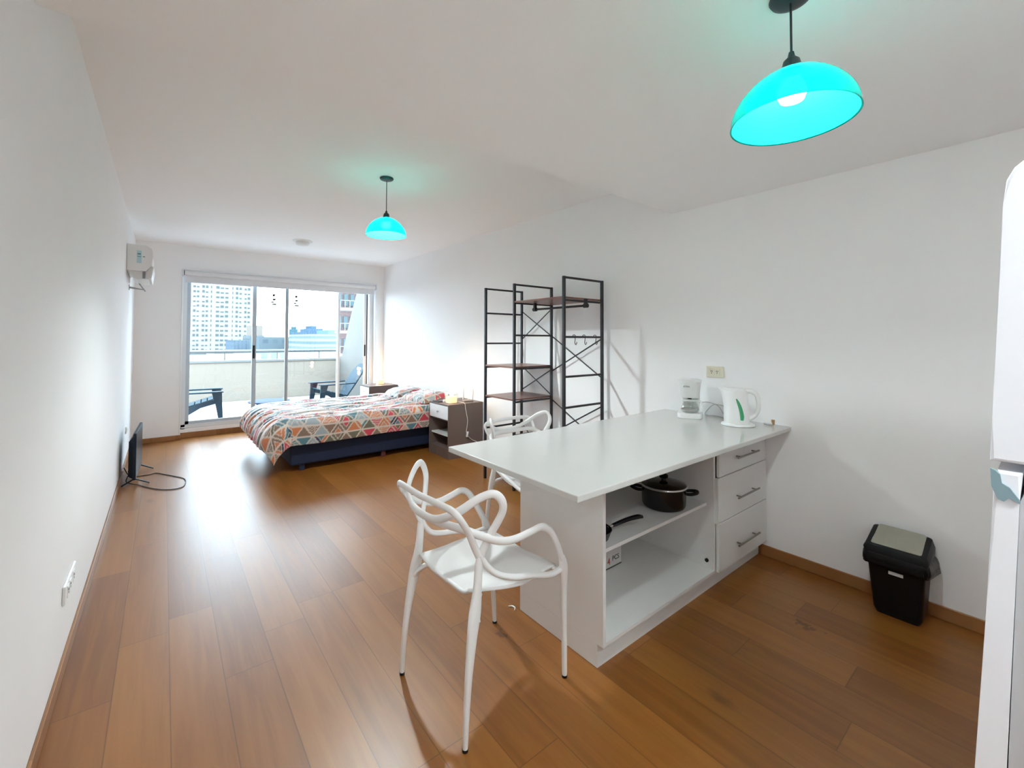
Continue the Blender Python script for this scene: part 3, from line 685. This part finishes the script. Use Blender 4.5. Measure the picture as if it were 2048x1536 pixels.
for k, (x, y, h) in enumerate(((-.05, .05, .18), (.02, .06, .17))):
    obj('antenna', TB([(x, y, .02), (x - .01, y, h)], [.0045, .003], 8), whitepl, rt, True)
tag(obj('mobile_phone', BX((3.125, 5.02, .6755), (3.20, 5.17, .686), .003), darkpl), 'dark phone lying on the near nightstand next to the pillow', 'phone')
tag(obj('small_jar', LT([(0, 0), (.022, 0), (.024, .003), (.024, .022), (.020, .027), (.020, .034), (0, .035)], 20, (3.20, 4.985, .6755)), whitepl, None, True), 'tiny white jar beside the lit lamp on the near nightstand', 'jar')

# ------------------------------------------------------------------ pendants and ceiling fitting
def pendant(label, x, y, zc, drop, bmat):
    p = thing('pendant_lamp', label, 'lamp', (x, y, zc), 0, 'turquoise glass pendant lamps')
    obj('canopy', LT([(0, -.001), (.056, -.001), (.058, -.006), (.053, -.015), (.035, -.022), (.01, -.024), (0, -.024)], 36), blackm, p, True)
    obj('cord', TB([(0, 0, -.02), (0, 0, -drop)], .0035, 8), blackm, p, True)
    z0 = -drop
    obj('lamp_holder', LT([(0, .016), (.007, .015), (.010, .0), (.016, -.006), (.022, -.012), (.030, -.045), (.033, -.052), (.0, -.052)], 28), blackm, p, True).location = (0, 0, z0)
    pr = []; R, h = .168, .148
    for k in range(15):
        t = k / 14; pr.append((.028 + (R - .028) * sin(t * pi / 2) ** 1.05, z0 - .046 - h * (1 - cos(t * pi / 2)) ** .82))
    inn = [(max(.001, r - .004), z - .002) for r, z in pr[::-1]]
    obj('lamp_shade', LT(pr + [(R + .001, pr[-1][1] - .004)] + inn, 56, closed=True), shadem, p, True)
    bb = obj('bulb', LT([(0, -.05), (.013, -.052), (.014, -.066), (.024, -.085), (.029, -.105), (.022, -.126), (0, -.135)], 20), bmat, p, True); bb.location = (0, 0, z0 + .012); bb.scale = (1.4, 1.4, 1.15)
pendant('large-looking lit turquoise glass pendant over the kitchen counter end, nearest the camera', 1.81, .49, HS, .19, bulbn)
pendant('smaller-looking turquoise glass pendant over the middle of the bedroom floor', 1.81, 3.581, H, .30, bulbm)
kl = thing('added_fill_lamp', 'round white flush fill lamp added behind the camera to brighten the kitchen end', 'lamp', (1.15, -.80, HS))  # added fill light, unseen behind the camera, brightens the kitchen end
obj('fill_lamp_housing', LT([(0, -.001), (.19, -.001), (.195, -.01), (.195, -.05), (.18, -.05), (.18, -.02), (0, -.02)], 40), whitepl, kl, True)
obj('diffuser', LT([(0, -.022), (.178, -.022), (.178, -.052), (.12, -.066), (0, -.072)], 40), mat('fill_lamp_diffuser', (.9, .9, .9), .5, emis=(.90, .96, .98), estr=47), kl, True)
sd = thing('ceiling_fitting', 'small white round ceiling fitting near the balcony door', 'fitting', (1.848, 6.66, H))
obj('base_plate', LT([(0, 0), (.13, 0), (.132, -.004), (.12, -.010), (0, -.010)], 36), whitepl, sd, True)
obj('housing', LT([(0, -.006), (.085, -.008), (.088, -.045), (.075, -.058), (0, -.060)], 36), whitepl, sd, True)

# ------------------------------------------------------------------ air conditioner, bracket
ac = thing('air_conditioner', 'white wall air conditioner high on the left wall with open flap', 'air conditioner', (0, 0, 0))
bm = bmesh.new(); prism(bm, [(0.002, 2.245), (0.002, 2.535), (.165, 2.535), (.215, 2.50), (.222, 2.43), (.214, 2.31), (.165, 2.245)], 'y', 6.33, 7.12, .004)
body = obj('housing', bm, whitepl, ac)
b = bmesh.new(); prism(b, [(.222, 2.30), (.232, 2.305), (.215, 2.17), (.203, 2.165)], 'y', 6.34, 7.10); obj('air_flap', b, whitepl, ac)
b = bmesh.new(); prism(b, [(.03, 2.245), (.17, 2.245), (.212, 2.31), (.222, 2.30), (.205, 2.18), (.19, 2.16), (.09, 2.15), (.05, 2.18)], 'y', 6.36, 7.08); obj('outlet', b, lam, ac)
obj('vent_slot', BX((.135, 6.352, 2.165), (.16, 6.362, 2.24)), mat('vent_grey', (.25, .24, .25), .5), ac)
b = bmesh.new(); box(b, (.085, 6.3285, 2.33), (.125, 6.3305, 2.47)); obj('energy_sticker', b, mat('sticker_blue', (.45, .66, .72), .4), ac)
b = bmesh.new(); box(b, (.09, 6.3275, 2.425), (.118, 6.329, 2.437)); box(b, (.135, 6.3275, 2.40), (.155, 6.329, 2.408)); box(b, (.09, 6.3275, 2.40), (.122, 6.329, 2.405)); obj('sticker_print', b, mat('sticker_ink', (.06, .16, .18), .5), ac)
obj('label_plate', BX((.126, 6.3288, 2.33), (.17, 6.3305, 2.46)), whitepl, ac)
wb = thing('wall_bracket', 'small grey V-shaped bracket under the air conditioner', 'bracket', (0, 6.85, 2.10))
b = bmesh.new(); tube(b, [(.0, 0, .0), (.13, 0, -.02)], [.012, .006], 8); tube(b, [(.06, 0, .10), (.15, 0, -.04)], .007, 8); box(b, (0, -.02, -.03), (.006, .02, .03))
obj('arm', b, mat('bracket_grey', (.35, .37, .37), .5), wb)

# ------------------------------------------------------------------ television on the floor
tv = thing('television', 'flat black television standing on the floor against the left wall', 'television', (.135, 6.20, 0), radians(-2.0))
obj('panel', BX((-.012, -.37, .065), (.012, .37, .535), .003), tvb, tv)
obj('screen', BX((.011, -.362, .078), (.0135, .362, .528)), tvm, tv)
bm = bmesh.new(); loft(bm, [[(-.012, -.33, .07), (-.012, .33, .07), (-.012, .33, .50), (-.012, -.33, .50)], [(-.052, -.29, .09), (-.052, .29, .09), (-.052, .29, .44), (-.052, -.29, .44)]]); obj('rear_housing', bm, tvb, tv)
for y in (-.32, .30):
    b = bmesh.new(); tube(b, [(-.10, y, .008), (0, y, .07), (.12, y, .008)], [(.009, .007), (.012, .009), (.009, .007)], 8); obj('foot', b, tvb, tv)
tag(obj('power_cable', TB([(.07, 5.95, .09), (.06, 5.98, .02), (.16, 5.84, .008), (.28, 5.62, .006), (.40, 5.49, .006), (.50, 5.50, .006), (.535, 5.66, .006), (.525, 5.83, .006), (.44, 6.0, .006), (.36, 6.14, .006), (.29, 6.25, .006), (.22, 6.22, .006), (.08, 6.25, .01), (.02, 6.30, .10)], .0045, 8, 6), cordb, None, True), 'thin black cable looping over the floor beside the television', 'cable')

# ------------------------------------------------------------------ waste bin
bn = thing('waste_bin', 'black plastic bin with grey swing lid against the right wall', 'bin', (0, 0, 0))
def brect(xa, xb, ya, yb, za, zb=None, r=.02): # za at the room side, zb at the wall side
    o = rrect((xa + xb) / 2, (ya + yb) / 2, (xb - xa) / 2, (yb - ya) / 2, r, 0, 4); zb = za if zb is None else zb
    return [(x, y, za + (zb - za) * (x - xa) / (xb - xa)) for x, y, z in o]
bm = bmesh.new(); loft(bm, [brect(3.445, 3.600, .475, .655, .0), brect(3.435, 3.605, .462, .665, .03), brect(3.41, 3.612, .44, .685, .33), brect(3.405, 3.614, .435, .69, .34)])
obj('bin_body', bm, darkpl, bn, True)
bm = bmesh.new(); loft(bm, [brect(3.40, 3.618, .43, .695, .325), brect(3.398, 3.618, .428, .698, .352, .385), brect(3.408, 3.612, .438, .688, .372, .425), brect(3.43, 3.60, .46, .665, .380, .432)])
ld = obj('lid_frame', bm, darkpl, bn, True)
bm = bmesh.new(); loft(bm, [brect(3.425, 3.603, .458, .668, .378, .428, .012), brect(3.43, 3.60, .463, .662, .384, .436, .012)]); obj('swing_flap', bm, lidgrey, ld, True)
bm = bmesh.new(); NB = 44; rings = []
for k, (z, g, wv) in enumerate(((.345, .004, 0), (.33, .010, .004), (.31, .014, .007), (.29, .013, .010), (.272, .011, .012))):
    rg = []
    base = rrect(3.511, .5625, .104 + g, .126 + g, .03, z, 10)
    for i, (x, y, zz) in enumerate(base):
        nn = noise.noise(Vector((i * .55, k * .6, 0))) * wv; dx, dy = x - 3.511, y - .5625; L = hypot(dx, dy)
        tail = max(0, 1 - hypot(dx - .01, dy + .14) / .085)          # loose corner of the bag
        yy = y + dy / L * nn - tail * .18 * (k / 4); z2 = zz + nn * .8 - tail * .10 * k / 4
        rg.append((min(x + dx / L * nn, W - .004), yy, z2))
    rings.append(rg)
loft(bm, rings, caps=False); bg_ = obj('bin_bag', bm, binbag, bn, True); bg_.modifiers.new('t', 'SOLIDIFY').thickness = .001
obj('sticker', BX((3.409, .53, .240), (3.418, .59, .256)), mat('sticker_white', (.6, .6, .58), .5), bn)

# ------------------------------------------------------------------ refrigerator at the right edge
fr = thing('refrigerator', 'tall white two-door refrigerator cut off by the right edge', 'refrigerator', (0, 0, 0))
XS, XE = 1.62, 2.23
bm = bmesh.new(); prism(bm, [(.10, .03), (.072, .70), (.050, 1.19), (.022, 1.27), (.012, 1.84), (-.02, 1.865), (-.58, 1.865), (-.58, .03)], 'x', XS + .004, XE - .004, .002); obj('cabinet_body', bm, fridges, fr)
bm = bmesh.new(); prism(bm, [(.156, .05), (.136, .35), (.118, .64), (.098, .95), (.083, 1.225), (.078, 1.245), (.045, 1.245), (.05, 1.19), (.075, .67), (.10, .05)], 'x', XS, XE, .006); d1 = obj('lower_door', bm, fridgem, fr)
bm = bmesh.new(); prism(bm, [(.088, 1.262), (.083, 1.35), (.074, 1.52), (.066, 1.68), (.062, 1.77), (.057, 1.815), (.046, 1.838), (.030, 1.852), (.012, 1.858), (.020, 1.262)], 'x', XS, XE, .006); d2 = obj('upper_door', bm, fridgem, fr)
bm = bmesh.new(); prism(bm, [(.087, 1.248), (.080, 1.245), (.074, 1.238), (.072, 1.222), (.062, 1.215), (.050, 1.195), (.050, 1.188), (.063, 1.196), (.070, 1.187), (.078, 1.19), (.086, 1.213)], 'x', XS - .006, XS + .002); obj('grip', bm, teal, d1)
obj('foot', BX((XS + .03, -.5, 0), (XS + .08, .05, .035)), darkpl, fr)
tag(obj('plastic_offcut', TB([(1.868, 1.945, .004), (1.885, 1.93, .004), (1.887, 1.91, .004), (1.872, 1.895, .004)], [.002, .004, .004, .002], 8, 4), whitepl, None, True), 'tiny white crescent scrap on the floor at the cabinet corner', 'scrap')

# ------------------------------------------------------------------ terrace
TZ = .15; YP = 11.0
tag(obj('terrace_deck', BX((-2.498, D + .252, TZ - .2), (3.698, YP - .002, TZ)), deckm), 'pale board-marked floor of the terrace outside the door', 'deck')
pr_ = thing('parapet_wall', 'low beige rendered parapet wall at the end of the terrace', 'parapet', (0, 0, 0))
obj('wall_body', BX((-2.498, YP, TZ - .6), (3.698, YP + .15, .985)), concwarm, pr_)
obj('coping', BX((-2.498, YP - .02, .985), (3.698, YP + .17, 1.03), .005), capm, pr_)
rl = thing('terrace_rail', 'round metal rail running above the parapet wall', 'rail', (0, 0, 0))
obj('handrail', TB([(-2.5, YP + .06, 1.215), (3.70, YP + .06, 1.215)], .034, 16), railm, rl, True)
for x in (-1.2, .3, 1.35, 2.35, 3.25): obj('rail_post', TB([(x, YP + .06, 1.02), (x, YP + .06, 1.20)], .012, 8), railm, rl, True)
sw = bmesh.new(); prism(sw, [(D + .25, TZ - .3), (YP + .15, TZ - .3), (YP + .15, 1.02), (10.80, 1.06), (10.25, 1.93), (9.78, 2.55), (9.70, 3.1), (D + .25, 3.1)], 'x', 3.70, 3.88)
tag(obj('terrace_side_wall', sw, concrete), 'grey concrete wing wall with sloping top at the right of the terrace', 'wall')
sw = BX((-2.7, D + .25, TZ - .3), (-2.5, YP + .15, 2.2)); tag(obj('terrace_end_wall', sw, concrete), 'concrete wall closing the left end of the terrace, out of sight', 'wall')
obj('wall_outer', BX((-2.7, D, -.3), (-T, D + .25, H + .3)), concwarm, kind='structure')
def adirondack(label, loc, rz):
    a = thing('garden_chair', label, 'chair', loc, rz, 'slate blue terrace armchairs')   # local: faces +x
    for k in range(6):
        x = .27 - k * .085; z = .36 - k * .025
        b = BX((-.036, -.25, -.008), (.036, .25, .008), .004); xf(b, Matrix.Translation((x, 0, z)) @ Matrix.Rotation(radians(-16), 4, 'Y')); obj('seat_slat', b, adir, a)
    bm = bmesh.new()
    t = Matrix.Translation((-.20, 0, .20)) @ Matrix.Rotation(radians(-32), 4, 'Y')
    poly = [(-.19, 0), (.19, 0), (.24, .30), (.26, .52), (.17, .68), (.09, .74), (-.09, .74), (-.17, .68), (-.26, .52), (-.24, .30)]
    prism(bm, poly, 'x', -.012, .012, .004); xf(bm, t); obj('backrest', bm, adir, a)
    for s in (-1, 1):
        b = bmesh.new(); prism(b, [(.36, s * .235), (.36, s * .34), (.28, s * .37), (-.30, s * .33), (-.34, s * .25), (-.2, s * .235)], 'z', .455, .478, .006); obj('armrest', b, adir, a)
        b = bmesh.new(); prism(b, [(.34, .455), (.20, .455), (.245, .30), (.30, 0), (.36, 0), (.345, .3)], 'y', s * .27, s * .30, .004); obj('leg', b, adir, a)
        b = bmesh.new(); prism(b, [(.29, .36), (.29, .28), (.05, .22), (-.28, .0), (-.38, .0), (-.26, .12), (-.15, .21), (.05, .30)], 'y', s * .245, s * .27, .004); obj('leg', b, adir, a)
    return a
a1 = adirondack('slate blue slatted armchair at the left side of the terrace', (.78, 8.93, TZ), radians(-4))
dup(a1, (2.98, 9.0, TZ), radians(184), 'slate blue slatted armchair at the right, back leaning to the concrete wall')
tb = thing('terrace_table', 'low round dark blue table between the two terrace chairs', 'table', (1.83, 8.84, TZ + .001))
obj('tabletop', LT([(0, .21), (.31, .21), (.33, .215), (.33, .232), (.32, .238), (0, .238)], 40), tabm, tb, True)
for k in range(4):
    a = pi / 4 + k * pi / 2; obj('leg', TB([(cos(a) * .24, sin(a) * .24, 0), (cos(a) * .22, sin(a) * .22, .212)], [.016, .022], 10), tabm, tb, True)

# ------------------------------------------------------------------ the city beyond
GZ = -62
tag(obj('city_ground', BX((-700, 40, GZ - 1), (900, 1500, GZ)), mat('city_ground_haze', (0.076, 0.081, 0.081), .9, spec=0, var=.2, scale=.02)), 'pale distant city ground far below the terrace', 'ground')
def facade(name, col, win, nx, nz, fx=.5, fz=.5, x0=0, z0=0):
    """wall colour with a grid of window openings; nx, nz = metres per bay"""
    if name in MATS: return MATS[name]
    m = bpy.data.materials.new(name); m.use_nodes = True; MATS[name] = m; n = m.node_tree.nodes; l = m.node_tree.links; p = n['Principled BSDF']
    t = n.new('ShaderNodeTexCoord'); s = n.new('ShaderNodeSeparateXYZ'); l.new(t.outputs['Object'], s.inputs[0])
    def M(op, a, b):
        x = n.new('ShaderNodeMath'); x.operation = op
        for i, v in enumerate((a, b)):
            if isinstance(v, (int, float)): x.inputs[i].default_value = v
            else: l.new(v, x.inputs[i])
        return x.outputs[0]
    a = M('LESS_THAN', M('FRACT', M('DIVIDE', M('ADD', s.outputs[0], x0), nx), 0), fx); b = M('LESS_THAN', M('FRACT', M('DIVIDE', M('ADD', s.outputs[2], z0), nz), 0), fz)
    wn_ = n.new('ShaderNodeTexWhiteNoise'); wn_.noise_dimensions = '3D'
    cb = n.new('ShaderNodeCombineXYZ'); l.new(M('FLOOR', M('DIVIDE', s.outputs[0], nx), 0), cb.inputs[0]); l.new(M('FLOOR', M('DIVIDE', s.outputs[2], nz), 0), cb.inputs[1]); l.new(cb.outputs[0], wn_.inputs[0])
    k = M('MULTIPLY', M('MULTIPLY', a, b), M('ADD', M('MULTIPLY', wn_.outputs[0], .6), .4))
    mx = n.new('ShaderNodeMix'); mx.data_type = 'RGBA'; l.new(k, mx.inputs[0]); mx.inputs[6].default_value = (*col, 1); mx.inputs[7].default_value = (*win, 1)
    l.new(mx.outputs[2], p.inputs['Base Color']); p.inputs['Roughness'].default_value = 1; p.inputs['Specular IOR Level'].default_value = 0; return m
twm = mat('tower_white', (0.145, 0.145, 0.145), .8, spec=0); winm = mat('tower_window', (0.049, 0.057, 0.057), .5, spec=0)
tw = thing('apartment_tower', 'tall white apartment tower with rows of small windows at the left of the view', 'building', (0, 0, 0))
obj('tower_body', BX((-8, 320, GZ), (43.5, 345, 75)), twm, tw)
S = 320 / 871.0
cols = [(385, 390), (392.5, 397), (403, 408), (410.5, 415), (420.5, 422.5), (431, 437.5), (440, 446.5), (449.5, 455.5), (463.5, 465), (470.5, 475), (478, 482), (488, 492), (494.5, 499)]
def px2x(px, y):   # bearing of a column of the view turned into metres on a plane
    b = math.atan((px - 1023.6) / 871) + yaw; return .334 + y * math.tan(b)
for (a, b) in cols:     # one part per column of windows
    bm = bmesh.new(); xa, xb = px2x(a, 320), px2x(b, 320)
    for r in range(24):
        z = -15 + r * 2.93
        if b - a < 3: box(bm, (xa, 319.8, z), (xb, 320.1, z + 1.5))
        else:
            box(bm, (xa, 319.8, z), (xb, 320.1, z + random.choice((.8, 1.1, 1.5))))
    obj('window_column', bm, winm, tw)
def building(label, x0, x1, y0, dy, z1, m, roof=None, extra=()):
    t = thing('city_building', label, 'building', (0, 0, 0))
    obj('building_body', BX((x0, y0, GZ), (x1, y0 + dy, z1)), m, t)
    for (a, b, c, d, e) in extra: obj('roof_volume', BX((a, y0 + c, z1), (b, y0 + d, e)), m if roof is None else roof, t)
    return t
bluec = (0.055, 0.079, 0.095); cyan = (0.068, 0.103, 0.112)
building('blue-grey flat-roofed block just right of the white tower', 18.7, 24.2, 172, 25, .8, facade('fac_blue', (0.061, 0.081, 0.100), (0.049, 0.061, 0.079), 1.1, 3.2, .4, .9))
building('narrow grey building with roof box behind the first window bar', 27.0, 32.0, 200, 20, 2.6, facade('fac_grey', (0.076, 0.088, 0.091), (0.043, 0.054, 0.061), 1.9, 3.1, .5, .45), mat('roof_tan', (0.115, 0.100, 0.088), .8, spec=0), [(27.4, 31.6, 1, 12, 6.6)])
building('long low grey-blue building with plain roof line across the middle', 22.4, 36.5, 148, 18, 1.95, facade('fac_long', (0.060, 0.075, 0.083), (0.043, 0.055, 0.066), 2.6, 3.4, .55, .35))
building('slim distant blue tower on the skyline', 83.5, 88.5, 400, 8, 9.2, facade('fac_slim', (0.040, 0.076, 0.091), (0.034, 0.061, 0.076), 1.5, 3, .5, .5), None, [(84.6, 87.6, 1, 6, 11.3)])
building('blue glass block with curved roofs left of the striped offices', 50.0, 61, 220, 20, 4.6, facade('fac_glass', (0.049, 0.075, 0.103), (0.039, 0.061, 0.091), 1.2, 40, .5, 1), None, [(53.8, 60.5, 2, 18, 6.2), (55.5, 58.0, 4, 14, 7.6)])
building('white and cyan office block with horizontal window strips', 29.8, 44, 120, 25, 2.6, facade('fac_strip', (0.130, 0.139, 0.139), (0.049, 0.079, 0.088), 50, 1.45, 1, .5))
building('pale cyan building behind the striped offices', 45.5, 62, 160, 15, 4.5, facade('fac_pale', (0.081, 0.125, 0.130), (0.061, 0.100, 0.109), 2.5, 3, .6, .5))
building('low white rooftops below the tower', 1.0, 12.5, 80, 18, -1.05, mat('roof_white', (0.145, 0.145, 0.139), .8, spec=0, var=.15, scale=.5), mat('roof_grey', (0.068, 0.073, 0.076), .8, spec=0), [(3.4, 5.5, 2, 8, -.75), (7.0, 9.5, 6, 12, -.55)])  # roof volumes in a darker grey than the white body
building('low grey building with paired windows beneath the rail', 13.0, 19.0, 95, 12, -.9, facade('fac_low', (0.091, 0.100, 0.119), (0.145, 0.149, 0.149), 1.6, 2.6, .35, .45))
building('white low block at the foot of the city beyond the parapet', 20.0, 40.0, 100, 12, -1.7, facade('fac_white', (0.139, 0.145, 0.145), (0.073, 0.091, 0.095), 2.4, 1.7, .4, .5))
nb = thing('neighbour_building', 'brick and white balcony building seen past the sloping concrete wall', 'building', (0, 0, 0))
brick = facade('fac_brick', (0.110, 0.081, 0.079), (0.095, 0.068, 0.068), .5, .16, .9, .8)
bm = bmesh.new(); prism(bm, [(9.3, 30), (13, 30), (15, 36), (11.3, 36)], 'z', -30, 8); obj('facade', bm, brick, nb)
for k in range(7):
    z = 6.35 - k * 1.5
    obj('balcony_slab', BX((9.2, 28.9, z), (13, 30, z + .16)), twm, nb)
    b = bmesh.new()
    for q in range(5): box(b, (9.35 + q * .42, 29.9, z + .35), (9.60 + q * .42, 30.02, z + 1.15))
    obj('window_row', b, mat('neighbour_glass', (0.057, 0.081, 0.088), .4, spec=0), nb)
    b = bmesh.new(); box(b, (9.2, 28.92, z + .62), (13, 28.96, z + .66))
    for q in range(12): box(b, (9.22 + q * .3, 28.92, z + .16), (9.25 + q * .3, 28.95, z + .64))
    obj('railing', b, mat('neighbour_rail', (0.115, 0.130, 0.134), .5, spec=0), nb)
